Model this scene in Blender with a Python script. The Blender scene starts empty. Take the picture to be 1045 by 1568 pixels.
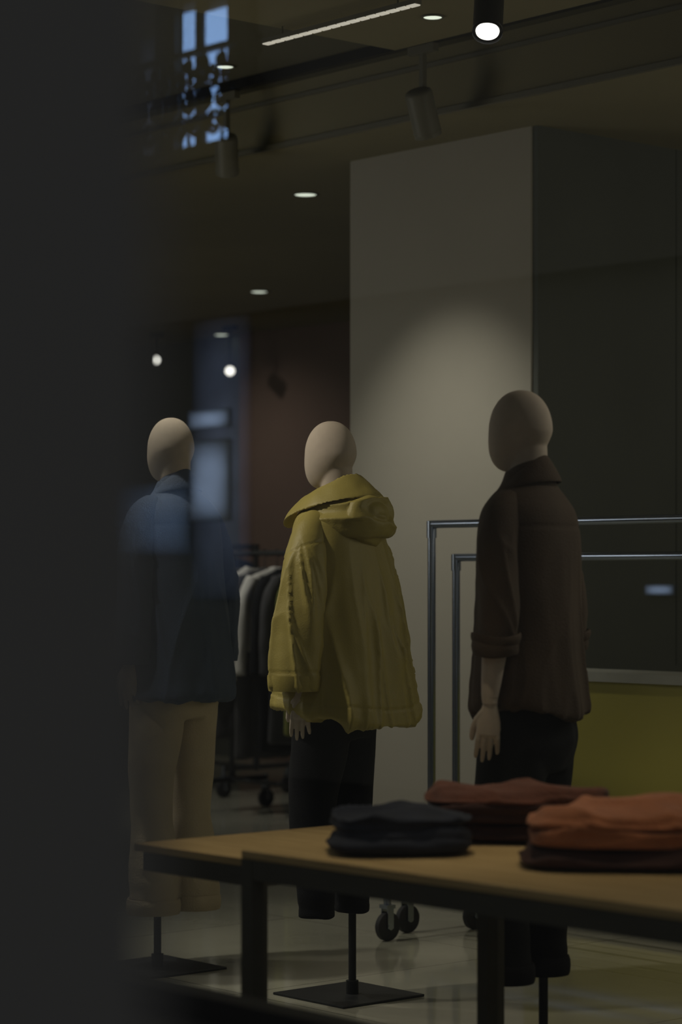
import bpy, bmesh, math, random
from mathutils import Vector, Matrix, noise
random.seed(7)
YAW = math.radians(48.98)
CY, SY = math.cos(YAW), math.sin(YAW)
def P(l, d):            # survey plan (lateral, distance from kerb point) -> shop coordinates
    return (CY*l - SY*d, SY*l + CY*d)
scene = bpy.context.scene
scene.view_settings.view_transform = 'Standard'
scene.view_settings.look = 'None'

# ---------------------------------------------------------------- materials
def newmat(name):
    m = bpy.data.materials.new(name); m.use_nodes = True
    nt = m.node_tree; b = nt.nodes['Principled BSDF']
    return m, nt, b
def mat(name, col, rough=0.7, metal=0.0, var=0.12, nscale=6.0, bump=0.0, bscale=80.0, stretch=(1,1,1), spec=0.4, sheen=0.0):
    m, nt, b = newmat(name)
    tc = nt.nodes.new('ShaderNodeTexCoord'); mp = nt.nodes.new('ShaderNodeMapping')
    mp.inputs['Scale'].default_value = stretch
    nt.links.new(tc.outputs['Object'], mp.inputs['Vector'])
    n = nt.nodes.new('ShaderNodeTexNoise'); n.inputs['Scale'].default_value = nscale; n.inputs['Detail'].default_value = 5
    nt.links.new(mp.outputs[0], n.inputs['Vector'])
    r = nt.nodes.new('ShaderNodeValToRGB')
    r.color_ramp.elements[0].position = 0.3; r.color_ramp.elements[1].position = 0.7
    c0 = [c*(1-var) for c in col]; c1 = [min(1, c*(1+var)) for c in col]
    r.color_ramp.elements[0].color = (*c0, 1); r.color_ramp.elements[1].color = (*c1, 1)
    nt.links.new(n.outputs['Fac'], r.inputs['Fac']); nt.links.new(r.outputs['Color'], b.inputs['Base Color'])
    b.inputs['Roughness'].default_value = rough; b.inputs['Metallic'].default_value = metal
    b.inputs['Specular IOR Level'].default_value = spec
    if sheen: b.inputs['Sheen Weight'].default_value = sheen
    if bump:
        n2 = nt.nodes.new('ShaderNodeTexNoise'); n2.inputs['Scale'].default_value = bscale; n2.inputs['Detail'].default_value = 4
        nt.links.new(mp.outputs[0], n2.inputs['Vector'])
        bp = nt.nodes.new('ShaderNodeBump'); bp.inputs['Strength'].default_value = bump; bp.inputs['Distance'].default_value = 0.01
        nt.links.new(n2.outputs['Fac'], bp.inputs['Height']); nt.links.new(bp.outputs[0], b.inputs['Normal'])
    return m
def emis(name, col, s):
    m, nt, b = newmat(name)
    b.inputs['Base Color'].default_value = (*col, 1); b.inputs['Emission Color'].default_value = (*col, 1)
    b.inputs['Emission Strength'].default_value = s
    return m
def emis_soft(name, col, s):
    """facade window: edge fade painted into the emission to soften its reflection"""
    m = emis(name, col, 1); nt = m.node_tree; b = nt.nodes['Principled BSDF']
    tc = nt.nodes.new('ShaderNodeTexCoord'); sp = nt.nodes.new('ShaderNodeSeparateXYZ'); nt.links.new(tc.outputs['Generated'], sp.inputs[0])
    def M(op, a, c):
        q = nt.nodes.new('ShaderNodeMath'); q.operation = op
        for i, v in enumerate((a, c)):
            if isinstance(v, (int, float)): q.inputs[i].default_value = v
            else: nt.links.new(v, q.inputs[i])
        return q.outputs[0]
    def bell(o): return M('POWER', M('MAXIMUM', M('MULTIPLY', M('MULTIPLY', o, M('SUBTRACT', 1.0, o)), 4.0), 0.0), .9)
    n = nt.nodes.new('ShaderNodeTexNoise'); n.inputs['Scale'].default_value = 4; nt.links.new(tc.outputs['Object'], n.inputs['Vector'])
    v = M('MULTIPLY', M('MULTIPLY', bell(sp.outputs[0]), bell(sp.outputs[2])), M('MULTIPLY', M('ADD', n.outputs['Fac'], .45), s))
    nt.links.new(v, b.inputs['Emission Strength'])
    return m
M_yellow = mat('yellow_raincoat_cloth', (0.41, 0.337, 0.088), 0.5, var=0.04, bump=0.10, bscale=220)
M_brown = mat('brown_shirt_cloth', (0.074, 0.048, 0.029), 0.85, var=0.12, bump=0.3, bscale=220)
M_denim = mat('blue_overshirt_cloth', (0.050, 0.073, 0.125), 0.85, var=0.12, bump=0.3, bscale=220)
M_blackt = mat('black_trouser_cloth', (0.005, 0.006, 0.008), 0.9, var=0.2, bump=0.2, bscale=200, spec=.2)
M_beige = mat('beige_trouser_cloth', (0.44, 0.37, 0.25), 0.85, var=0.08, bump=0.3, bscale=180)
M_skin = mat('mannequin_linen', (0.56, 0.475, 0.39), 0.8, var=0.04, nscale=40, bump=0.07, bscale=500)
M_seam = mat('mannequin_seam', (0.40, 0.34, 0.26), 0.8)
M_steel = mat('dark_steel', (0.030, 0.032, 0.034), 0.45, metal=0.6, var=0.15)
M_tframe = mat('bronze_painted_steel', (0.055, 0.052, 0.040), 0.5, var=0.1)
M_chrome = mat('chrome_tube', (0.36, 0.41, 0.52), 0.25, metal=1.0, var=0.05)
M_rubber = mat('rubber', (0.02, 0.02, 0.022), 0.6)
M_black = mat('black_paint', (0.012, 0.012, 0.012), 0.5)
M_canw = mat('grey_fixture_paint', (0.17, 0.16, 0.12), 0.5, var=0.05)
M_lamp = emis('lamp_lens', (1.0, 0.97, 0.90), 1.5)
M_lamp2 = emis('downlight_lens', (0.93, 1.0, 0.85), 0.9)
M_led = emis('led_strip', (1.0, 0.93, 0.80), 0.42)
M_plaster = mat('warm_plaster', (0.44, 0.41, 0.345), 0.85, var=0.04, nscale=1.5, bump=0.05, bscale=30)
M_dwall = mat('dark_green_wall', (0.092, 0.100, 0.085), 0.6, var=0.12, nscale=1.2)
M_redwall = mat('reddish_wall', (0.16, 0.108, 0.085), 0.8, var=0.1, nscale=1)
M_ceil = mat('ceiling_paint', (0.115, 0.108, 0.075), 0.9, var=0.1, nscale=1)
M_ceil2 = mat('ceiling_panel_paint', (0.25, 0.22, 0.13), 0.9, var=0.08, nscale=1)
M_ylow = mat('chartreuse_laminate', (0.30, 0.265, 0.045), 0.5, var=0.05, nscale=1)
M_cap = mat('pale_cap', (0.30, 0.30, 0.26), 0.5)
M_pier = mat('dark_stone', (0.102, 0.102, 0.102), 0.9, var=0.04, nscale=2)
M_orange = mat('orange_knit', (0.36, 0.125, 0.050), 0.95, var=0.15, nscale=20, bump=0.5, bscale=150, sheen=0.2)
M_rust = mat('rust_knit', (0.115, 0.038, 0.022), 0.95, var=0.2, nscale=20, bump=0.5, bscale=150, sheen=0.1)
M_dkred = mat('maroon_knit', (0.050, 0.022, 0.018), 0.95, var=0.2, nscale=20, bump=0.4, bscale=150)
M_navy = mat('navy_knit', (0.014, 0.018, 0.032), 0.95, var=0.2, nscale=20, bump=0.4, bscale=150)
M_white = mat('white_cotton', (0.55, 0.54, 0.50), 0.85)
M_olive = mat('olive_cotton', (0.22, 0.23, 0.05), 0.85)
M_grey = mat('charcoal_cotton', (0.05, 0.05, 0.052), 0.9)
M_facade = mat('facade_stone', (0.28, 0.28, 0.26), 0.9, var=0.1, nscale=.6)
M_bluewin = emis('dusk_window', (0.27, 0.47, 0.85), 7.5)
M_bluelow = emis_soft('dusk_window_low', (0.31, 0.42, 0.62), 4.2)
M_blueband = emis_soft('dusk_window_band', (0.22, 0.36, 0.62), 2.4)
M_bluedim = emis_soft('dusk_window_dim', (0.20, 0.26, 0.42), 1.1)
M_street = mat('asphalt', (0.10, 0.10, 0.10), 0.9)

def wood():
    m, nt, b = newmat('oak_tabletop')
    tc = nt.nodes.new('ShaderNodeTexCoord'); mp = nt.nodes.new('ShaderNodeMapping')
    mp.inputs['Scale'].default_value = (1.2, 14, 14)
    nt.links.new(tc.outputs['Object'], mp.inputs['Vector'])
    n = nt.nodes.new('ShaderNodeTexNoise'); n.inputs['Scale'].default_value = 3; n.inputs['Detail'].default_value = 8
    nt.links.new(mp.outputs[0], n.inputs['Vector'])
    r = nt.nodes.new('ShaderNodeValToRGB')
    r.color_ramp.elements[0].position = .3; r.color_ramp.elements[1].position = .7
    r.color_ramp.elements[0].color = (0.34, 0.235, 0.10, 1); r.color_ramp.elements[1].color = (0.46, 0.33, 0.16, 1)
    nt.links.new(n.outputs['Fac'], r.inputs['Fac']); nt.links.new(r.outputs[0], b.inputs['Base Color'])
    b.inputs['Roughness'].default_value = 0.5
    return m
M_wood = wood()
def floormat():
    m, nt, b = newmat('polished_concrete')
    tc = nt.nodes.new('ShaderNodeTexCoord')
    n = nt.nodes.new('ShaderNodeTexNoise'); n.inputs['Scale'].default_value = 1.6; n.inputs['Detail'].default_value = 8
    nt.links.new(tc.outputs['Object'], n.inputs['Vector'])
    r = nt.nodes.new('ShaderNodeValToRGB')
    r.color_ramp.elements[0].position = .3; r.color_ramp.elements[1].position = .75
    r.color_ramp.elements[0].color = (0.28, 0.275, 0.22, 1); r.color_ramp.elements[1].color = (0.43, 0.42, 0.34, 1)
    br = nt.nodes.new('ShaderNodeTexBrick'); br.offset = 0.0
    br.inputs['Scale'].default_value = 1.0; br.inputs['Brick Width'].default_value = 1.2; br.inputs['Row Height'].default_value = 1.2
    br.inputs['Mortar Size'].default_value = 0.004
    br.inputs['Color1'].default_value = (1, 1, 1, 1); br.inputs['Color2'].default_value = (.93, .93, .93, 1); br.inputs['Mortar'].default_value = (.55, .55, .55, 1)
    nt.links.new(tc.outputs['Object'], br.inputs['Vector'])
    mx = nt.nodes.new('ShaderNodeMix'); mx.data_type = 'RGBA'; mx.blend_type = 'MULTIPLY'; mx.inputs[0].default_value = 1
    nt.links.new(n.outputs['Fac'], r.inputs['Fac'])
    nt.links.new(r.outputs[0], mx.inputs[6]); nt.links.new(br.outputs[0], mx.inputs[7])
    nt.links.new(mx.outputs[2], b.inputs['Base Color'])
    n3 = nt.nodes.new('ShaderNodeTexNoise'); n3.inputs['Scale'].default_value = 5
    nt.links.new(tc.outputs['Object'], n3.inputs['Vector'])
    mr = nt.nodes.new('ShaderNodeMapRange'); mr.inputs[3].default_value = 0.04; mr.inputs[4].default_value = 0.13
    nt.links.new(n3.outputs['Fac'], mr.inputs[0]); nt.links.new(mr.outputs[0], b.inputs['Roughness'])
    b.inputs['Specular IOR Level'].default_value = .9
    return m
M_floor = floormat()
def glassmat():
    m = bpy.data.materials.new('shop_glass'); m.use_nodes = True; nt = m.node_tree
    for n in list(nt.nodes): nt.nodes.remove(n)
    o = nt.nodes.new('ShaderNodeOutputMaterial'); t = nt.nodes.new('ShaderNodeBsdfTransparent'); g = nt.nodes.new('ShaderNodeBsdfGlossy')
    g.inputs['Roughness'].default_value = 0.0; t.inputs[0].default_value = (0.95, 0.97, 0.94, 1)
    mx = nt.nodes.new('ShaderNodeMixShader'); mx.inputs[0].default_value = 0.10
    nt.links.new(t.outputs[0], mx.inputs[1]); nt.links.new(g.outputs[0], mx.inputs[2]); nt.links.new(mx.outputs[0], o.inputs[0])
    return m
M_glass = glassmat()

# ---------------------------------------------------------------- mesh helpers
def link(o, parent=None):
    scene.collection.objects.link(o)
    if parent: o.parent = parent
    return o
def empty(name, loc=(0, 0, 0), rz=0, s=1):
    e = bpy.data.objects.new(name, None); e.location = loc; e.rotation_euler = (0, 0, rz); e.scale = (s, s, s); e.empty_display_size = .1
    scene.collection.objects.link(e); return e
class MB:
    def __init__(s): s.v = []; s.f = []; s.m = []
    def add(s, v, f, mi=0):
        o = len(s.v); s.v += [tuple(x) for x in v]; s.f += [tuple(i+o for i in q) for q in f]; s.m += [mi]*len(f); return s
    def box(s, a, b, mi=0):
        x0, y0, z0 = a; x1, y1, z1 = b
        v = [(x0,y0,z0),(x1,y0,z0),(x1,y1,z0),(x0,y1,z0),(x0,y0,z1),(x1,y0,z1),(x1,y1,z1),(x0,y1,z1)]
        return s.add(v, [(0,3,2,1),(4,5,6,7),(0,1,5,4),(1,2,6,5),(2,3,7,6),(3,0,4,7)], mi)
    def loft(s, rings, mi=0, cap=True):
        n = len(rings[0]); v = [p for r in rings for p in r]; f = []
        for i in range(len(rings)-1):
            for j in range(n):
                k = (j+1) % n; f.append((i*n+j, i*n+k, (i+1)*n+k, (i+1)*n+j))
        if cap:
            f.append(tuple(range(n))[::-1]); o = (len(rings)-1)*n; f.append(tuple(o+j for j in range(n)))
        return s.add(v, f, mi)
    def tube(s, pts, rad, n=12, mi=0, cap=True):
        pts = [Vector(p) for p in pts]
        if not isinstance(rad, (list, tuple)): rad = [rad]*len(pts)
        rings = []; up = None
        for i, p in enumerate(pts):
            t = (pts[min(i+1, len(pts)-1)] - pts[max(i-1, 0)]).normalized()
            if up is None:
                up = Vector((0, 0, 1)) if abs(t.z) < .9 else Vector((1, 0, 0))
            a = t.cross(up).normalized(); b = a.cross(t).normalized(); up = b
            rings.append([p + a*rad[i]*math.cos(2*math.pi*j/n) + b*rad[i]*math.sin(2*math.pi*j/n) for j in range(n)])
        return s.loft(rings, mi, cap)
    def torusband(s, cx, cy, zc, rx, ry, th, hz, lean=0.0, n=48, m=14, mi=0):
        rings = []
        F = lambda q, t: q(t) if callable(q) else q
        for i in range(n):
            t = 2*math.pi*i/n; c, si = math.cos(t), math.sin(t); ring = []
            for j in range(m):
                u = 2*math.pi*j/m; dr = F(th, t)*math.cos(u); dz = F(hz, t)*math.sin(u)
                dr -= F(lean, t)*math.sin(u)
                ring.append((cx + (F(rx, t)+dr)*c, cy + (F(ry, t)+dr)*si, F(zc, t)+dz))
            rings.append(ring)
        rings.append(rings[0])
        return s.loft(rings, mi, cap=False)
    def obj(s, name, mats, parent=None, smooth=True, bevel=0, fix=True):
        me = bpy.data.meshes.new(name); me.from_pydata(s.v, [], s.f)
        if not isinstance(mats, (list, tuple)): mats = [mats]
        for m in mats: me.materials.append(m)
        for p, mi in zip(me.polygons, s.m): p.material_index = mi; p.use_smooth = smooth
        if fix:
            bm = bmesh.new(); bm.from_mesh(me); bmesh.ops.remove_doubles(bm, verts=bm.verts, dist=1e-6)
            bmesh.ops.recalc_face_normals(bm, faces=bm.faces); bm.to_mesh(me); bm.free()
        o = bpy.data.objects.new(name, me); link(o, parent)
        if bevel:
            b = o.modifiers.new('bevel', 'BEVEL'); b.width = bevel; b.segments = 2; b.limit_method = 'ANGLE'
        if smooth:
            try: me.set_sharp_from_angle(angle=math.radians(50))
            except Exception: pass
        return o
def sring(cx, cy, z, a, b, e=2.3, n=56, zf=None):
    r = []
    for i in range(n):
        t = 2*math.pi*i/n; c, si = math.cos(t), math.sin(t)
        x = cx + a*math.copysign(abs(c)**(2/e), c); y = cy + b*math.copysign(abs(si)**(2/e), si)
        r.append((x, y, z + (zf(t) if zf else 0)))
    return r
def remesh(mb, voxel, smooth=4):
    me = bpy.data.meshes.new('tmp'); me.from_pydata(mb.v, [], mb.f)
    bm = bmesh.new(); bm.from_mesh(me); bmesh.ops.remove_doubles(bm, verts=bm.verts, dist=1e-6); bmesh.ops.recalc_face_normals(bm, faces=bm.faces); bm.to_mesh(me); bm.free()
    o = bpy.data.objects.new('tmp', me); scene.collection.objects.link(o)
    r = o.modifiers.new('r', 'REMESH'); r.mode = 'VOXEL'; r.voxel_size = voxel
    if smooth:
        sm = o.modifiers.new('s', 'SMOOTH'); sm.iterations = smooth; sm.factor = .5
    dg = bpy.context.evaluated_depsgraph_get()
    out = bpy.data.meshes.new_from_object(o.evaluated_get(dg))
    bpy.data.objects.remove(o); return out
def finish(me, name, m, parent, disp=None):
    if disp:
        ns = [v.normal.copy() for v in me.vertices]
        cs = [v.co.copy() for v in me.vertices]
        for v, n, c in zip(me.vertices, ns, cs): v.co = c + n*disp(c, n)
    me.materials.clear(); me.materials.append(m)
    for p in me.polygons: p.use_smooth = True; p.material_index = 0
    o = bpy.data.objects.new(name, me); me.name = name; return link(o, parent)
def N(p, sx, sy, sz, off=0): return noise.noise(Vector((p.x*sx+off, p.y*sy+off*1.7, p.z*sz-off)))
def cat(pts, k):
    out = []
    P_ = [Vector(p) for p in pts]
    for i in range(len(P_)-1):
        p0 = P_[max(i-1, 0)]; p1 = P_[i]; p2 = P_[i+1]; p3 = P_[min(i+2, len(P_)-1)]
        for j in range(k):
            t = j/k
            out.append(0.5*((2*p1)+(p2-p0)*t+(2*p0-5*p1+4*p2-p3)*t*t+(3*p1-p0-3*p2+p3)*t**3))
    out.append(P_[-1]); return out
def interp_rings(spec, k=6):
    out = []
    for i in range(len(spec)-1):
        p0 = spec[max(i-1, 0)]; p1 = spec[i]; p2 = spec[i+1]; p3 = spec[min(i+2, len(spec)-1)]
        for j in range(k):
            t = j/k
            out.append([0.5*((2*b)+(c-a)*t+(2*a-5*b+4*c-d)*t*t+(3*b-a-3*c+d)*t**3) for a, b, c, d in zip(p0, p1, p2, p3)])
    out.append(list(spec[-1])); return out
def smst(x): x = max(0, min(1, x)); return x*x*(3-2*x)
def wrapn(ang, z, fa, fz, sl, seed):
    """noise that is periodic around the body; fa = frequency round it, sl = slant of the folds"""
    a = ang + z*sl/max(fa, .1)
    return noise.noise(Vector((fa*math.cos(a)+seed, fa*math.sin(a)-seed*.7, z*fz+seed*1.3)))
def crease(ang, z, fa, fz, sl, seed, sharp=2.5):
    return max(0, 1-3.2*abs(wrapn(ang, z, fa, fz, sl, seed)))**sharp

# ---------------------------------------------------------------- mannequin parts
def make_hand_mesh():
    mb = MB()
    prof = [(0.02, .020, .017), (0.0, .021, .016), (-.02, .026, .016), (-.045, .032, .015), (-.065, .034, .013), (-.080, .032, .012), (-.087, .026, .009)]
    mb.loft([[(a*math.cos(2*math.pi*i/20), b*math.sin(2*math.pi*i/20), z) for i in range(20)] for z, a, b in prof])
    for x, L, sp in ((.0255, .082, .004), (.009, .094, .001), (-.008, .087, -.001), (-.0245, .070, -.006)):
        z0 = -.070; cu = 1+ (0.027-x)*9
        pts = [(x, 0, z0), (x+sp*.3, -.002, z0-L*.30), (x+sp*.6, -.010*cu, z0-L*.60), (x+sp*.9, -.022*cu, z0-L*.83), (x+sp, -.032*cu, z0-L*.97)]
        mb.tube(pts, [.0082, .0082, .0075, .0067, .0045], 10)
    mb.tube([(.016, 0, -.020), (.032, -.010, -.043), (.041, -.020, -.068), (.043, -.027, -.090), (.042, -.031, -.102)], [.012, .0115, .0098, .0085, .0055], 10)
    return remesh(mb, .0024, 1)
HAND = make_hand_mesh()
def make_head():
    mb = MB(); rings = []; n = 40; K = 34
    for i in range(1, K):
        ph = math.pi*i/K; zc = math.cos(ph); r = math.sin(ph)**0.90
        t = max(0, -zc)
        a = .087*r; b = .069*r*(1-.14*t**1.5)
        cx = .0 + .026*t**1.3
        rings.append([(cx + a*(math.cos(2*math.pi*j/n))*(1 - .16*t*(1 if math.cos(2*math.pi*j/n) < 0 else 0)), b*math.sin(2*math.pi*j/n), .107*zc) for j in range(n)])
    mb.loft(rings); return mb
def mannequin(outfit, l, d, facing, s=1.0, pole_side=-1, hem=.27, sole=None):
    x, y = P(l, d)
    E = empty('mannequin', (x, y, 0), math.pi/2 + YAW + math.radians(facing), s)
    hd = make_head(); hd.v = [(v[0]+.004, v[1], v[2]+1.704) for v in hd.v]
    nk = interp_rings([(1.66, -.016, .052, .050), (1.61, -.020, .050, .048), (1.56, -.022, .056, .056), (1.50, -.02, .075, .10), (1.46, -.02, .08, .12)], 3)
    hd.loft([sring(c, 0, z, a, b, 2, 40) for z, c, a, b in nk])
    finish(remesh(hd, .005, 3), 'head_and_neck', M_skin, E)
    jk = outfit == 'raincoat'
    wx = -.035 if jk else -.025
    for sd, nm in ((1, 'left'), (-1, 'right')):
        if jk:
            el = (-.035, .225*sd, 1.24); wr = (-.045, .235*sd, 1.00)
        else:
            el = (-.035, .205*sd, 1.25); wr = (wx+.01, .216*sd, 1.03)
        fa = MB(); pts = cat([el, ((el[0]+wr[0])/2, (el[1]+wr[1])/2, (el[2]+wr[2])/2), wr, (wr[0], wr[1], wr[2]-.025)], 4)
        k = len(pts); fa.tube(pts, [.038-.0185*smst(i/(k-1)*1.1) for i in range(k)], 18)
        fa.obj('forearm_'+nm, M_skin, E)
        wj = MB(); wj.torusband(wr[0], wr[1], wr[2]-.010, .0195, .0195, .0018, .0025, n=24, m=8); wj.obj('wrist_joint_'+nm, M_seam, E)
        h = bpy.data.objects.new('hand_'+nm, HAND); link(h, E); h.location = (wr[0], wr[1], wr[2]-.03)
        h.scale = (.92, .92*sd, .92); h.rotation_euler = (math.radians(-3*sd), math.radians(-4), math.radians(28*sd))
        if not HAND.materials: HAND.materials.append(M_skin)
        for p in HAND.polygons: p.use_smooth = True
    tr = MB()
    tr.loft([sring(c, 0, z, a, b, 2.2, 48) for z, c, a, b in interp_rings([(1.06, -.01, .09, .13), (.98, -.015, .105, .155), (.90, -.02, .115, .168), (.82, -.01, .10, .160)], 4)])
    rr = {'raincoat': (.058, .056), 'shirt': (.066, .064), 'overshirt': (.080, .082)}[outfit]
    for sd in (1, -1):
        fx = .012 if sd > 0 else -.008
        spec = [(.92, -.015, .095, .080), (.80, -.008, .092, .080), (.65, 0+fx, .080, .073), (.50, fx, .070, .068), (.38, fx-.008, rr[0], rr[0]), (hem, fx-.012, rr[1], rr[1])]
        tr.loft([sring(c, sd*(.082+.006*(.9-z)), z, a, b, 2.1, 36) for z, c, a, b in interp_rings(spec, 5)])
    seed = {'raincoat': 3, 'shirt': 11, 'overshirt': 23}[outfit]
    def dt(p, n):
        low = max(0, min(1, (.6-p.z)/.3))
        d_ = .007*N(p, 12, 12, 3.5, seed) + .005*low*N(p, 9, 9, 22, seed+5) + .0025*N(p, 22, 22, 12, seed+9)
        d_ += -.003*math.exp(-((p.z-hem-.035)/.004)**2)
        return d_
    finish(remesh(tr, .0075, 3), 'trousers', {'raincoat': M_blackt, 'shirt': M_blackt, 'overshirt': M_beige}[outfit], E, dt)
    if outfit != 'raincoat':
        cf = MB()
        for sd in (1, -1):
            fx = .012 if sd > 0 else -.008
            cf.torusband(fx-.012, sd*(.082+.006*(.9-hem)), hem+.02, rr[1]+.003, rr[1]+.003, .006, .026, n=32, m=10)
        cf.obj('trouser_cuffs', M_blackt if outfit == 'shirt' else M_beige, E)
    g = MB()
    if jk:
        spec = [(1.585, -.02, .062, .068), (1.55, -.02, .082, .105), (1.515, -.022, .100, .150), (1.47, -.025, .116, .176), (1.38, -.03, .130, .190), (1.25, -.035, .148, .202), (1.10, -.040, .172, .215), (.99, -.045, .190, .226), (.93, -.047, .200, .234), (.902, -.048, .204, .237), (.900, -.048, .200, .232)]
        zf = lambda z: (lambda t: (.030*math.cos(t) - .012*math.cos(2*t))*max(0, (1.1-z)/.2))
        g.loft([sring(c, 0, z, a, b, 2.35, 64, zf(z)) for z, c, a, b in interp_rings(spec, 5)])
        body = remesh(g, .006, 2)
        sl = MB()
        for sd in (1, -1):
            pts = cat([(-.02, .09*sd, 1.500), (-.022, .150*sd, 1.462), (-.03, .196*sd, 1.37), (-.036, .226*sd, 1.22), (-.034, .245*sd, 1.08), (-.032, .254*sd, .983)], 6)
            k = len(pts); sl.tube(pts, [.048+.022*smst((i/(k-1))*1.6)+.010*smst((i/(k-1))*1.6-.6) for i in range(k)], 32)
        sle = remesh(sl, .006, 2)
        def dj(p, n):
            down = smst((1.5-p.z)/.5); ang = math.atan2(p.y, p.x+.04)
            d_ = down*.022*wrapn(ang, p.z, 1.9, .8, .5, 4.0)
            d_ += .019*down*crease(ang, p.z, 1.7, .6, .9, 9.3) + .010*crease(ang, p.z, 1.6, 2.2, -1.8, 2.1, 2)*smst((1.4-p.z)/.2)
            d_ += .007*down*crease(ang, p.z, 2.6, 2.0, .8, 6.6, 2)
            d_ += .0030*N(p, 10, 10, 9, 5)+.0012*N(p, 30, 30, 18, 7)
            d_ -= .0030*math.exp(-((p.z-.945-.030*math.cos(ang))/.0035)**2)
            return d_
        def dsl(p, n):
            sd = 1 if p.y > 0 else -1
            ang = math.atan2(p.y*sd-.23, p.x+.035); down = smst((1.48-p.z)/.2)
            d_ = .004*down*wrapn(ang, p.z, .9, 1.5, 0, 2.0+sd)
            d_ += .013*down*crease(ang, p.z, 1.1, .9, 1.0, 5.2+sd) + .006*down*crease(ang, p.z, 1.2, 3.0, 3.0, 8.0+sd, 2) + .001*N(p, 30, 30, 24, 8)
            d_ -= .0025*math.exp(-((p.z-1.035)/.003)**2)
            d_ -= .0025*math.exp(-((p.z-1.405+(p.x+.03)*.5)/.003)**2)
            return d_
        finish(body, 'raincoat_body', M_yellow, E, dj)
        finish(sle, 'raincoat_sleeves', M_yellow, E, dsl)
        c = MB()
        for sd in (1, -1):
            c.torusband(-.032, .254*sd, 1.001, .0805, .0805, .0028, .025, -.002, n=40, m=10)
        c.obj('raincoat_cuffs', M_yellow, E)
        back = lambda t: .5-.5*math.cos(t)
        fr_ = lambda t: .5+.5*math.cos(t)
        hr = MB()
        hr.torusband(-.012, 0, lambda t: 1.500+.108*back(t)**.7, lambda t: .112+.046*fr_(t)+.006*back(t), lambda t: .116+.008*fr_(t), .0065,
                     lambda t: .026+.012*back(t), lambda t: .016+.024*back(t), n=96, m=16)
        rim = remesh(hr, .0035, 1)
        finish(rim, 'raincoat_hood_rim', M_yellow, E, lambda p, n: .004*N(p, 9, 9, 6, 4) + .002*N(p, 26, 26, 26, 9))
        hb = MB()
        hb.torusband(-.024, 0, lambda t: 1.505+.045*back(t), lambda t: .102+.010*fr_(t)+.020*back(t), .114, lambda t: .014+.020*back(t),
                     lambda t: .020+.042*back(t), lambda t: .014+.018*back(t), n=72, m=18)
        hb.torusband(-.030, 0, lambda t: 1.480+.014*back(t), lambda t: .112+.008*fr_(t)+.030*back(t), .138, lambda t: .012+.022*back(t),
                     lambda t: .012+.038*back(t), lambda t: .010*back(t), n=72, m=18)
        rings = []
        for i in range(1, 16):
            ph = math.pi*i/16; zz = math.cos(ph)
            rings.append([(-.142-.010*zz+.052*math.sin(ph)*math.cos(q*math.pi/12), .118*(1+.12*zz)*math.sin(ph)*math.sin(q*math.pi/12), 1.500+.080*zz) for q in range(24)])
        hb.loft(rings)
        def dh(p, n):
            b_ = smst((-p.x-.0)/.1)
            rd = max(0, 1-2.6*abs(N(p, 4, 4, 14, 3)))**2; r2 = max(0, 1-2.6*abs(N(p, 6, 7, 6, 17)))**2
            d_ = .010*rd*(.3+.7*b_) + .006*r2*b_ - .006*b_ + .0012*N(p, 40, 40, 40, 2)
            dx = (p.y-.01)/.036; dz = (p.z-1.530)/.018
            if p.x < -.08: d_ += .006*math.exp(-(dx*dx+dz*dz)) - .007*math.exp(-((math.sqrt(dx*dx+dz*dz)-1.7)/.45)**2)
            return d_
        finish(remesh(hb, .0042, 3), 'raincoat_hood', M_yellow, E, dh)
    else:
        sh = outfit == 'shirt'
        M = M_brown if sh else M_denim
        hz = 1.0 if sh else .905
        w = 0 if sh else .012
        spec = [(1.60, -.02, .058, .062), (1.56, -.02, .070, .085), (1.53, -.02, .088, .130), (1.49, -.02, .108, .160), (1.42, -.02, .118, .172), (1.30, -.022, .118+w*.5, .174+w*.3), (1.15, -.024, .122+w, .174+w), (hz+.05, -.024, .130+w, .182+w), (hz, -.024, .134+w, .186+w), (hz-.02, -.024, .133+w, .185+w)]
        zf = lambda z: (lambda t: (-.045*math.cos(t)**2+.02)*max(0, min(1, (hz+.15-z)/.15)) if sh else 0)
        g.loft([sring(c, 0, z, a, b, 2.3, 64, zf(z)) for z, c, a, b in interp_rings(spec, 5)])
        slv = MB()
        for sd in (1, -1):
            if sh:
                pts = cat([(-.01, .09*sd, 1.500), (-.012, .145*sd, 1.472), (-.02, .186*sd, 1.39), (-.035, .205*sd, 1.25), (-.03, .213*sd, 1.15)], 5); r0, r1 = .054, .050
            else:
                pts = cat([(-.01, .09*sd, 1.500), (-.012, .145*sd, 1.470), (-.02, .188*sd, 1.38), (-.035, .205*sd, 1.22), (-.025, .212*sd, 1.02)], 5); r0, r1 = .060, .054
            k = len(pts); slv.tube(pts, [r0+(r1-r0)*i/(k-1) for i in range(k)], 28)
        def ds(p, n):
            ang = math.atan2(p.y, p.x+.03); down = smst((1.5-p.z)/.45)
            d_ = down*.012*wrapn(ang, p.z, 1.6, 1.0, .5, seed) + .002*N(p, 14, 14, 8, seed)
            d_ += .011*down*crease(ang, p.z, 1.3, .9, 1.0, seed+3) + .006*crease(ang, p.z, 1.3, 2.6, -2, seed+7, 2)*down
            d_ -= .004*math.exp(-((p.z-1.455)/.0035)**2)*(1 if p.x < -.05 else 0)
            return d_
        def dss(p, n):
            sd = 1 if p.y > 0 else -1
            ang = math.atan2(p.y*sd-.2, p.x+.03); down = smst((1.48-p.z)/.15)
            return down*(.007*crease(ang, p.z, .6, 4.5, 2.5, seed+sd) + .007*crease(ang, p.z, .6, 1.8, 1.6, seed+5+sd) + .003*N(p, 14, 14, 14, seed))
        finish(remesh(g, .0065, 3), 'shirt_body' if sh else 'overshirt_body', M, E, ds)
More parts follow.
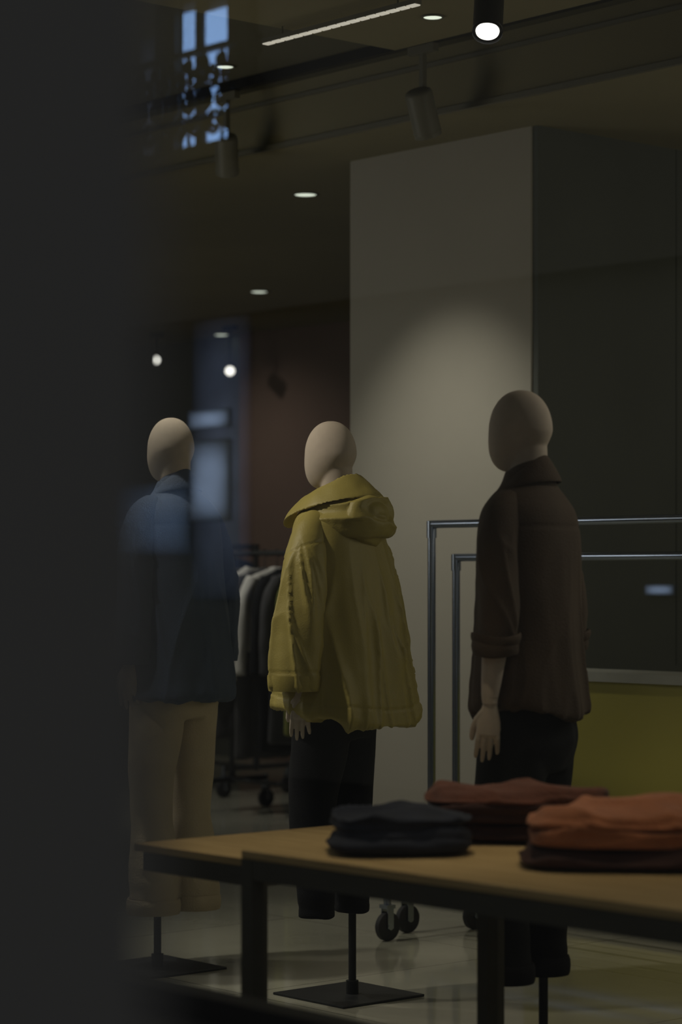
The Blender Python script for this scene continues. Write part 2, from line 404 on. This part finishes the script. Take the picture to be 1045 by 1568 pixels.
        finish(remesh(slv, .0065, 2), 'shirt_sleeves' if sh else 'overshirt_sleeves', M, E, dss)
        c = MB()
        c.torusband(-.018, 0, lambda t: 1.590-.016*math.cos(t), .058, .060, .005, .026, .010, n=48, m=12)
        c.torusband(-.018, 0, lambda t: 1.578-.028*math.cos(t), .068, .072, .005, lambda t: .024+.010*math.cos(t)**2, .018, n=48, m=12)
        for sd in (1, -1):
            if sh:
                c.torusband(-.03, .213*sd, lambda t: 1.146+.005*math.sin(2*t+1), .053, .053, lambda t: .008+.002*math.sin(3*t), .022, .0, n=36, m=10)
                c.torusband(-.03, .213*sd, lambda t: 1.164+.006*math.sin(2*t+.3), .057, .056, lambda t: .006+.003*math.sin(2*t+2), .016, -.004, n=36, m=10)
            else: c.torusband(-.025, .212*sd, 1.03, .055, .055, .004, .03, n=36, m=10)
        c.obj('collar_and_cuffs', M, E)
    st = MB(); py = pole_side*.088; px = -.02
    st.tube([(px, py, .006), (px, py, .60)], .0125, 16)
    st.tube([(px, py, .006), (px, py, .05)], .020, 16)
    st.obj('stand_pole', M_steel, E)
    bp = MB(); bp.box((-.17, -.17, 0), (.17, .17, .008))
    b = bp.obj('stand_base', M_steel, E, smooth=False, bevel=.002)
    b.location = (px*.3, py, 0); b.rotation_euler = (0, 0, -(math.pi/2+YAW+math.radians(facing)))
    return E

mannequin('raincoat', -.029, 7.57, 57, 1.0, -1, .265)
mannequin('shirt', .472, 6.30, 60, 1.0, -1, .285)
mannequin('overshirt', -.578, 8.24, 50, 1.03, 1, .185)

# ---------------------------------------------------------------- room shell
def slab(name, a, b, m, **k):
    return MB().box(a, b).obj(name, m, smooth=False, **k)
slab('floor', (-15, 2.35, -.1), (3, 11, 0), M_floor)
slab('wall_back', (-15.2, 11, 0), (3.2, 11.2, 3.6), M_dwall)
slab('wall_back_panel', (-13.74, 10.97, 0), (-7.8, 11, 3.08), M_redwall)
slab('wall_left', (-15.2, 2.35, 0), (-15, 11, 3.6), M_dwall)
slab('wall_right', (3, 2.35, 0), (3.2, 11, 3.6), M_dwall)
slab('wall_column', (-7.70, 6.75, 0), (-6.63, 8.20, 3.08), M_plaster)
slab('baseboard_column', (-7.70, 6.735, 0), (-6.63, 6.75, .09), M_plaster)
dw = MB().box((-6.80, 8.20, 0), (-6.63, 11, 3.08)).box((-6.63, 6.76, 0), (-6.60, 11, 3.08))
for yy in (7.57, 9.0): dw.box((-6.60, yy, .96), (-6.596, yy+1.2, 3.08))
dw.obj('wall_side', M_dwall, smooth=False)
lw = MB().box((-6.60, 6.68, .05), (2.9, 6.90, .93), 0).box((-6.60, 6.66, .93), (2.9, 6.92, .965), 1).box((-6.60, 6.70, 0), (2.9, 6.88, .05), 2)
lw.obj('counter_partition', [M_ylow, M_cap, M_black], smooth=False)
slab('ceiling', (-15, 2.35, 3.34), (3, 6.33, 3.6), M_ceil)
slab('ceiling_lower', (-15, 6.33, 3.08), (3, 11, 3.6), M_ceil2)
slab('ceiling_panel', (-6.55, 2.7, 3.25), (2.9, 5.96, 3.34), M_ceil2)
slab('trim_1', (-15, 6.315, 3.27), (3, 6.33, 3.285), M_canw)
slab('trim_2', (-15, 6.31, 3.08), (3, 6.33, 3.10), M_canw)
slab('wall_front_left', (-15, 2.35, 0), (-5.6, 2.6, 3.34), M_pier)
slab('wall_front_right', (1.2, 2.35, 0), (3, 2.6, 3.34), M_pier)
slab('wall_front_sill', (-5.6, 2.35, 0), (1.2, 2.60, .595), M_black)
slab('wall_front_head', (-5.6, 2.35, 3.15), (1.2, 2.60, 3.34), M_pier)
W = empty('window_1', (0, 0, 0))
fr = MB()
for xx in (-5.6, -4.35, 1.14): fr.box((xx, 2.44, .595), (xx+.06, 2.50, 3.15))
fr.box((-5.6, 2.44, .595), (1.2, 2.50, .635)); fr.box((-5.6, 2.44, 3.09), (1.2, 2.50, 3.15))
fr.obj('window_frame', M_black, W, smooth=False)
g = MB().add([(-5.55, 2.47, .63), (1.15, 2.47, .63), (1.15, 2.47, 3.1), (-5.55, 2.47, 3.1)], [(0, 1, 2, 3)]); g.obj('glass_pane', M_glass, W, smooth=False, fix=False)
slab('wall_pier', (-2.1, -1.4, -.1), (-.563, .4197, 4.5), M_pier)
slab('ground', (-30, -12, -.2), (12, 2.35, -.1), M_street)
FY = -6.0
B = empty('street_building', (0, 0, 0))
fb = MB().box((-26, FY-3, -.1), (4, FY, 9)); 
for zz in (3.2, 6.3): fb.box((-26, FY, zz), (4, FY+.15, zz+.18))
fb.obj('facade', M_facade, B, smooth=False)
wn = MB(); ir = MB()
wn.box((-14.34, FY, 4.44), (-14.15, FY+.03, 5.50)).box((-14.06, FY, 4.44), (-13.78, FY+.03, 5.46))
for nm, mm, th, (x0, x1, z0, z1) in (('dim_window', M_bluedim, .02, (-14.92, -14.70, 4.4, 5.4)), ('soft_glow_window', M_bluelow, .045, (-14.24, -13.76, 1.72, 2.32)),  # edge fade is painted into the glow; no curtains
        ('fanlight', M_bluelow, .045, (-14.26, -13.76, 2.40, 2.54)), ('soft_glow_window', M_blueband, .03, (-15.6, -14.25, 1.48, 2.02)),
        ('dim_window', M_bluedim, .015, (-14.24, -13.55, 1.15, 3.3)), ('glint_panel', M_bluelow, .03, (-9.76, -9.53, 1.21, 1.27))):  # last entry: glowing panel added for a small blue glint in the glass
    MB().box((x0, FY, z0), (x1, FY+th, z1)).obj(nm, mm, B, smooth=False)
x0, x1, z0, z1 = -14.38, -13.74, 4.4, 5.54
ir.box((x0-.25, FY, z0-.06), (x0, FY+.08, z1+.06)); ir.box((x1, FY, z0-.06), (x1+.25, FY+.08, z1+.06))
ir.box((x0-.25, FY, z1), (x1+.25, FY+.08, z1+.1)); ir.box((-14.15, FY, z0), (-14.06, FY+.06, z1))
def scroll(cx, cz, r, s, ph=0):
    pts = []
    for i in range(30):
        a = ph+s*i*.40; q = r*(1-i/36); pts.append((cx+q*math.cos(a), FY+.22, cz+q*math.sin(a)))
    ir.tube(pts, .018, 6)
for i in range(9):
    x = -14.92+i*.20
    scroll(x, 4.58, .095, 1); scroll(x+.09, 4.76, .090, -1, 2); scroll(x-.02, 4.93, .085, 1, 4); scroll(x+.08, 5.03, .05, -1, 1)
    ir.tube([(x-.10, FY+.22, 4.42), (x-.10, FY+.22, 5.12)], .014, 6)
ir.box((-15.3, FY+.19, 5.10), (-13.2, FY+.25, 5.14)); ir.box((-15.3, FY+.0, 4.36), (-13.2, FY+.26, 4.44))
wn.obj('lit_windows', M_bluewin, B, smooth=False); ir.obj('balcony_ironwork', M_black, B, smooth=False)

# ---------------------------------------------------------------- tables
def table(x0, y0, x1, y1, h, legs=None, name='display_table'):
    T = empty(name, (x0, y0, 0)); w, d = x1-x0, y1-y0
    MB().box((0, 0, h-.018), (w, d, h)).obj('tabletop', M_wood, T, smooth=False, bevel=.002)
    f = MB(); q = .034; a = h-.019
    for xx, yy in legs or [(0, 0), (0, d-q), (w-q, 0), (w-q, d-q)]: f.box((xx, yy, 0), (xx+q, yy+q, a))
    f.box((q, .002, a-.042), (w-q, .02, a)); f.box((q, d-.02, a-.042), (w-q, d-.002, a))
    f.box((0.002, q, a-.042), (.02, d-q, a)); f.box((w-.02, q, a-.042), (w-.002, d-q, a))
    f.obj('steel_frame', M_tframe, T, smooth=False)
    return T
table(-3.985, 3.187, -2.35, 3.915, .75)
table(-4.60, 3.36, -4.15, 4.17, .70, [(0, .34), (.416, 0), (.416, .74)])

# ---------------------------------------------------------------- folded clothes
def folded(name, l, d, z, w, dp, layers, rot=0, seed=1):
    x, y = P(l, d); T = empty(name, (x, y, z), YAW+math.radians(rot)); zz = .009
    for i, (h, m, sc) in enumerate(layers):
        mb = MB(); K = 2
        for k in range(K):
            rr = []; hh = h/K; z0 = zz + k*hh
            ww, dd = w*sc*(1-.07*((k+i) % 2)), dp*sc*(1-.05*k)
            for j in range(9):
                ph = -math.pi/2+math.pi*j/8; q = math.cos(ph)**.6 if 0 < j < 8 else .0
                rr.append(sring(.012*((k*7+i*3) % 3-1), .008*((k+i) % 2), z0+hh/2+hh*.56*math.sin(ph), ww/2-.04+.04*q, dd/2-.04+.04*q, 3.4, 72))
            mb.loft(rr)
        me = remesh(mb, .006, 4)
        def df(p, n, i=i):
            up = smst(n.z); sidey = 1-abs(n.z)
            cut = .5 if p.z < .02 else 1
            r_ = max(0, 1-2.6*abs(noise.noise(Vector((p.x*5+p.y*4+seed, p.y*7, seed+i*2)))))**2
            return cut*(up*(.022*N(p, 6, 8, 2, seed+i*3) + .015*r_ - .014*(abs(p.x)/(w/2))**3) + sidey*(.016*N(p, 6, 6, 10, seed+i) + .006*N(p, 14, 14, 50, seed+i)))
        finish(me, 'folded_garment_%d' % (i+1), m, T, df)
        zz += h*.98
    return T
folded('folded_sweater_stack', .130, 5.06, .75, .30, .26, [(.042, M_navy, 1.0), (.034, M_navy, .97)], 5, 3)
folded('folded_sweater_stack', .395, 5.27, .75, .42, .24, [(.038, M_dkred, .88), (.040, M_dkred, 1.0), (.030, M_rust, .97)], -8, 9)
folded('folded_sweater_stack', .575, 4.80, .75, .42, .27, [(.038, M_dkred, 1.0), (.036, M_orange, .98), (.034, M_orange, .93)], -6, 15)
folded('folded_sweater_stack', .83, 5.05, .75, .30, .2, [(.05, M_dkred, 1.0), (.048, M_dkred, .95)], -6, 25)

# ---------------------------------------------------------------- chrome garment racks
def boxvf(a, b):
    m = MB().box(a, b); return m.v, m.f
def rack(l, d, h, half, length, name='garment_rack', mtl=None):
    x, y = P(l, d); mtl = mtl or M_chrome
    R = empty(name, (x, y, 0)); f = MB(); r = .015; zb = .17
    for xx in (0, length):
        f.tube([(xx, 0, zb), (xx, 0, h-.03), (xx, 0, h)], r, 16)
        f.tube([(xx, -half, zb), (xx, half, zb)], r, 16)
        f.tube([(xx, 0, zb-.02), (xx, 0, zb+.05)], r*1.35, 16); f.tube([(xx, 0, h-.05), (xx, 0, h+.012)], r*1.25, 16)
    f.tube([(-.012, 0, h), (length+.012, 0, h)], r, 16)
    f.tube([(0, 0, zb), (length, 0, zb)], r*.8, 12)
    f.obj('tube_frame', mtl, R)
    w = MB()
    for xx in (0, length):
        for s in (-1, 1):
            yy = s*half
            w.tube([(xx, yy, .13), (xx, yy, zb+.02)], .014, 12, 1)
            w.box((xx-.022, yy-.020, .118), (xx+.022, yy+.020, .132), 1)
            for q in (-.019, .015): w.add(*boxvf((xx+q, yy-.014, .045), (xx+q+.004, yy+.014, .12)), 1)
            w.tube([(xx-.013, yy, .052), (xx-.010, yy, .052), (xx+.010, yy, .052), (xx+.013, yy, .052)], [.044, .052, .052, .044], 28, 0)
            w.tube([(xx-.020, yy, .052), (xx+.020, yy, .052)], .012, 12, 1)
    w.obj('casters', [M_rubber, M_chrome], R)
    return R
rack(.335, 8.93, 1.516, .22, 1.75)
rack(.436, 9.15, 1.395, .25, 1.75)

def hang(R, x, h, m, L, wd, seed, sleeves=True):
    top = h-.09
    mb = MB()
    spec = [(top+.01, 0, .012, .05), (top-.02, 0, .022, .13), (top-.06, 0, .03, wd), (top-.2, 0, .035, wd*1.02), (top-L*.6, 0, .04, wd*1.02), (top-L, 0, .042, wd*1.08)]
    mb.loft([sring(c, 0, z, a, b, 2.2, 36) for z, c, a, b in interp_rings(spec, 4)])
    if sleeves:
        for s in (-1, 1): mb.tube(cat([(0, s*wd*.8, top-.05), (.005, s*(wd+.03), top-.2), (.01, s*(wd+.05), top-.58)], 5), .036, 12)
    me = remesh(mb, .012, 2)
    o = finish(me, 'hanging_garment', m, R, lambda p, n: .010*N(p, 14, 14, 3, seed)+.004*N(p, 30, 30, 10, seed))
    o.location = (x, 0, 0)
    hk = MB(); pts = [(x, 0, top)] + [(x, .018*math.sin(a), h-.0+.0+.022*math.cos(a)-.004) for a in [math.pi*(1.0-i/8*1.3) for i in range(9)]]
    hk.tube([(x, 0, top-.01), (x, 0, h-.035)], .003, 6); hk.tube(pts[1:], .003, 6)
    hk.tube([(x, -wd*.8, top-.06), (x, 0, top+.005), (x, wd*.8, top-.06)], .006, 8); hk.obj('hanger', M_steel, R)
R = rack(-.62, 13.7, 1.45, .25, 1.5, mtl=M_steel)
cl = [(M_grey, .95), (M_white, .62), (M_grey, 1.05), (M_white, .45), (M_blackt, 1.0), (M_grey, .95), (M_olive, .90), (M_white, .5), (M_blackt, 1.05), (M_grey, .9), (M_dkred, .9), (M_grey, 1.0), (M_blackt, .95)]
for i, (m, L) in enumerate(cl): hang(R, .08+i*.108, 1.45, m, L, .20+.02*(i % 2), i*3.1)
R = rack(-1.3, 15.5, 1.5, .25, 1.2, mtl=M_steel)
for i in range(8): hang(R, .12+i*.13, 1.5, [M_grey, M_denim, M_blackt][i % 3], 1.0, .2, 60+i*2)

# ---------------------------------------------------------------- fixtures
def downlight(l, d, z, r=.05, m=None):
    x, y = P(l, d); D = empty('recessed_downlight', (x, y, z)); a = MB()
    a.torusband(0, 0, -.003, r*1.12, r*1.12, r*.14, .004, n=32, m=8); a.obj('trim_ring', M_canw, D)
    b = MB(); b.loft([sring(0, 0, zz, rr, rr, 2, 32) for zz, rr in ((-.001, r), (-.004, r*.97), (-.006, r*.7))]); b.obj('lens', m or M_lamp2, D)
def px(x, y, z):
    d = (z-1.33)*3702/(880-y); return ((x-522.5)/3702*d, d)
for x, y, z, r in ((468, 297, 3.08, .05), (397, 446, 3.08, .05), (339, 512, 3.08, .05), (345, 101, 3.34, .032), (663, 25, 3.25, .032)):
    l, d = px(x, y, z); downlight(l, d, z, r)
def spot_head(l, d, z, zt, tgt, r=.045, L=.15, body=M_black, lens=M_lamp, stem=.010):
    x, y = P(l, d); H = empty('track_spotlight', (x, y, z))
    t = (Vector(tgt)-Vector((x, y, z))).normalized(); p0 = -t*L*.5; p1 = t*L*.5
    a = MB(); a.tube([p0-t*.006, p0, p0+t*.01, p1-t*.012, p1-t*.002, p1], [r*.7, r*.92, r, r, r*1.04, r*1.0], 32)
    a.tube([p1, p1+t*.012], [r*1.0, r*1.0], 32, cap=False)
    h = zt-z
    a.box((-stem, -stem, .02), (stem, stem, h)); a.box((-.07, -.014, h-.03), (.07, .014, h))
    a.obj('housing', body, H)
    b = MB(); b.tube([p1+t*.001, p1+t*.005, p1+t*.009], [r*.80, r*.78, r*.6], 32); b.obj('lens', lens, H)
    return (x, y, z), t
spot_head(.452, 7.40, 3.05, 3.248, (P(.30, 6.3)[0], P(.30, 6.3)[1], 1.25), .046, .15)
spot_head(.3047, 8.99, 3.05, 3.298, (-6.9, 7.0, 1.4), .052, .16, M_canw)
spot_head(-.468, 9.88, 3.05, 3.298, (-8.6, 6.9, 1.2), .048, .15, M_canw)
spot_head(-1.345, 17.5, 2.90, 3.078, (P(-.9, 13)[0], P(-.9, 13)[1], 1.2), .040, .12, stem=.006)
spot_head(-.783, 17.0, 2.78, 3.078, (P(-.5, 13)[0], P(-.5, 13)[1], 1.2), .042, .12, stem=.006)
tk = MB().box((-12, 6.115, 3.30), (-2, 6.15, 3.339)); tk.obj('lighting_track', M_black, smooth=False)
LP = empty('linear_pendant_light', (-6.62, 5.40, 3.20)); a = MB()
a.box((0, -.014, .004), (.80, .014, .02)); 
for xx in (.1, .7): a.tube([(xx, 0, .018), (xx, 0, .05 if xx > .1 else .138)], .003, 6)
a.obj('pendant_body', M_canw, LP, smooth=False)
b = MB()
for i in range(16): b.box((.005+i*.05, -.013, .0), (.045+i*.05, .013, .004))
b.obj('led_segments', M_led, LP, smooth=False)

# ---------------------------------------------------------------- lights
def spot(name, loc, tgt, W_, ang, col=(1, .84, .62), blend=.8, rad=.04):
    L = bpy.data.lights.new(name, 'SPOT'); L.energy = W_; L.spot_size = math.radians(ang); L.spot_blend = blend; L.color = col; L.shadow_soft_size = rad
    o = bpy.data.objects.new(name, L); o.location = loc
    o.rotation_euler = (Vector(tgt)-Vector(loc)).to_track_quat('-Z', 'Y').to_euler(); scene.collection.objects.link(o)
def fill_point(name, loc, W_, col=(1, .93, .76), rad=.6):  # unseen point light added as soft ambient fill, not a shop fixture
    L = bpy.data.lights.new(name, 'POINT'); L.energy = W_; L.color = col; L.shadow_soft_size = rad
    o = bpy.data.objects.new(name, L); o.location = loc; scene.collection.objects.link(o)
def P3(l, d, z): return (*P(l, d), z)
spot('spot_lamp_raincoat', (-6.5, 3.25, 3.15), P3(-.05, 7.57, 1.15), 116, 40, (1, .90, .76), rad=.07)
spot('spot_lamp_overshirt', (-7.9, 4.0, 3.15), P3(-.55, 8.24, .75), 32, 40, (1, .90, .76))
spot('spot_lamp_shirt', (-3.3, 5.9, 3.1), P3(.52, 6.2, 1.5), 28, 32, (1, .92, .8))
spot('spot_lamp_column', (-7.05, 5.72, 3.05), (-7.05, 6.75, 1.12), 54, 64, (1, .95, .85), 1.0)
spot('spot_lamp_table', (-3.9, 3.5, 3.2), (-4.0, 3.6, .75), 65, 50, (1, .84, .60), 1.0)
spot('spot_lamp_table', (-2.9, 3.6, 3.2), (-2.95, 3.6, .75), 34, 50, (1, .84, .60), 1.0)
spot('spot_lamp_floor', (-6.9, 4.6, 3.1), (-6.9, 4.6, 0), 110, 70, (1, .94, .80), 1.0)
spot('spot_lamp_counter', (-4.5, 5.6, 3.2), (-4.6, 6.7, .3), 20, 80, (1, .9, .7), 1.0)
spot('spot_lamp_back', (-13.4, 9.6, 3.0), (-13.3, 11, 1.2), 22, 100, (1, .9, .82), 1.0)
spot('spot_lamp_rack', (-10.6, 7.4, 3.0), (-10.5, 8.5, .9), 70, 80, (1, .95, .88), 1.0)
spot('spot_lamp_deep', (-12.5, 6.6, 3.0), (-12.5, 6.8, 0), 50, 100, (1, .93, .82), 1.0)
fill_point('fill_light', P3(2.6, 7.0, 2.1), 18)
fill_point('fill_light', P3(-2.4, 8.6, 2.0), 22)
fill_point('fill_light', P3(-3.6, 14.5, 2.2), 14)
fill_point('fill_light', (-4.2, 9.4, 2.2), 12)
fill_point('fill_light_cool', (-8.8, 3.2, 2.3), 7, (.42, .62, 1.0), .4)  # added cool fill, out of view, for blue highlights on the chrome rails

w = bpy.data.worlds.new('dusk'); scene.world = w; w.use_nodes = True
w.node_tree.nodes['Background'].inputs[0].default_value = (1.0, 1.0, 0.98, 1); w.node_tree.nodes['Background'].inputs[1].default_value = .28

cam = bpy.data.cameras.new('camera'); co = bpy.data.objects.new('camera', cam); scene.collection.objects.link(co)
co.location = (0, 0, 1.33); co.rotation_euler = (math.pi/2, 0, YAW)
cam.lens = 85; cam.sensor_width = 36; cam.sensor_fit = 'AUTO'; cam.shift_y = 96/1568
cam.dof.use_dof = True; cam.dof.focus_distance = 7.45; cam.dof.aperture_fstop = 2.8
cam.clip_start = .05
scene.camera = co
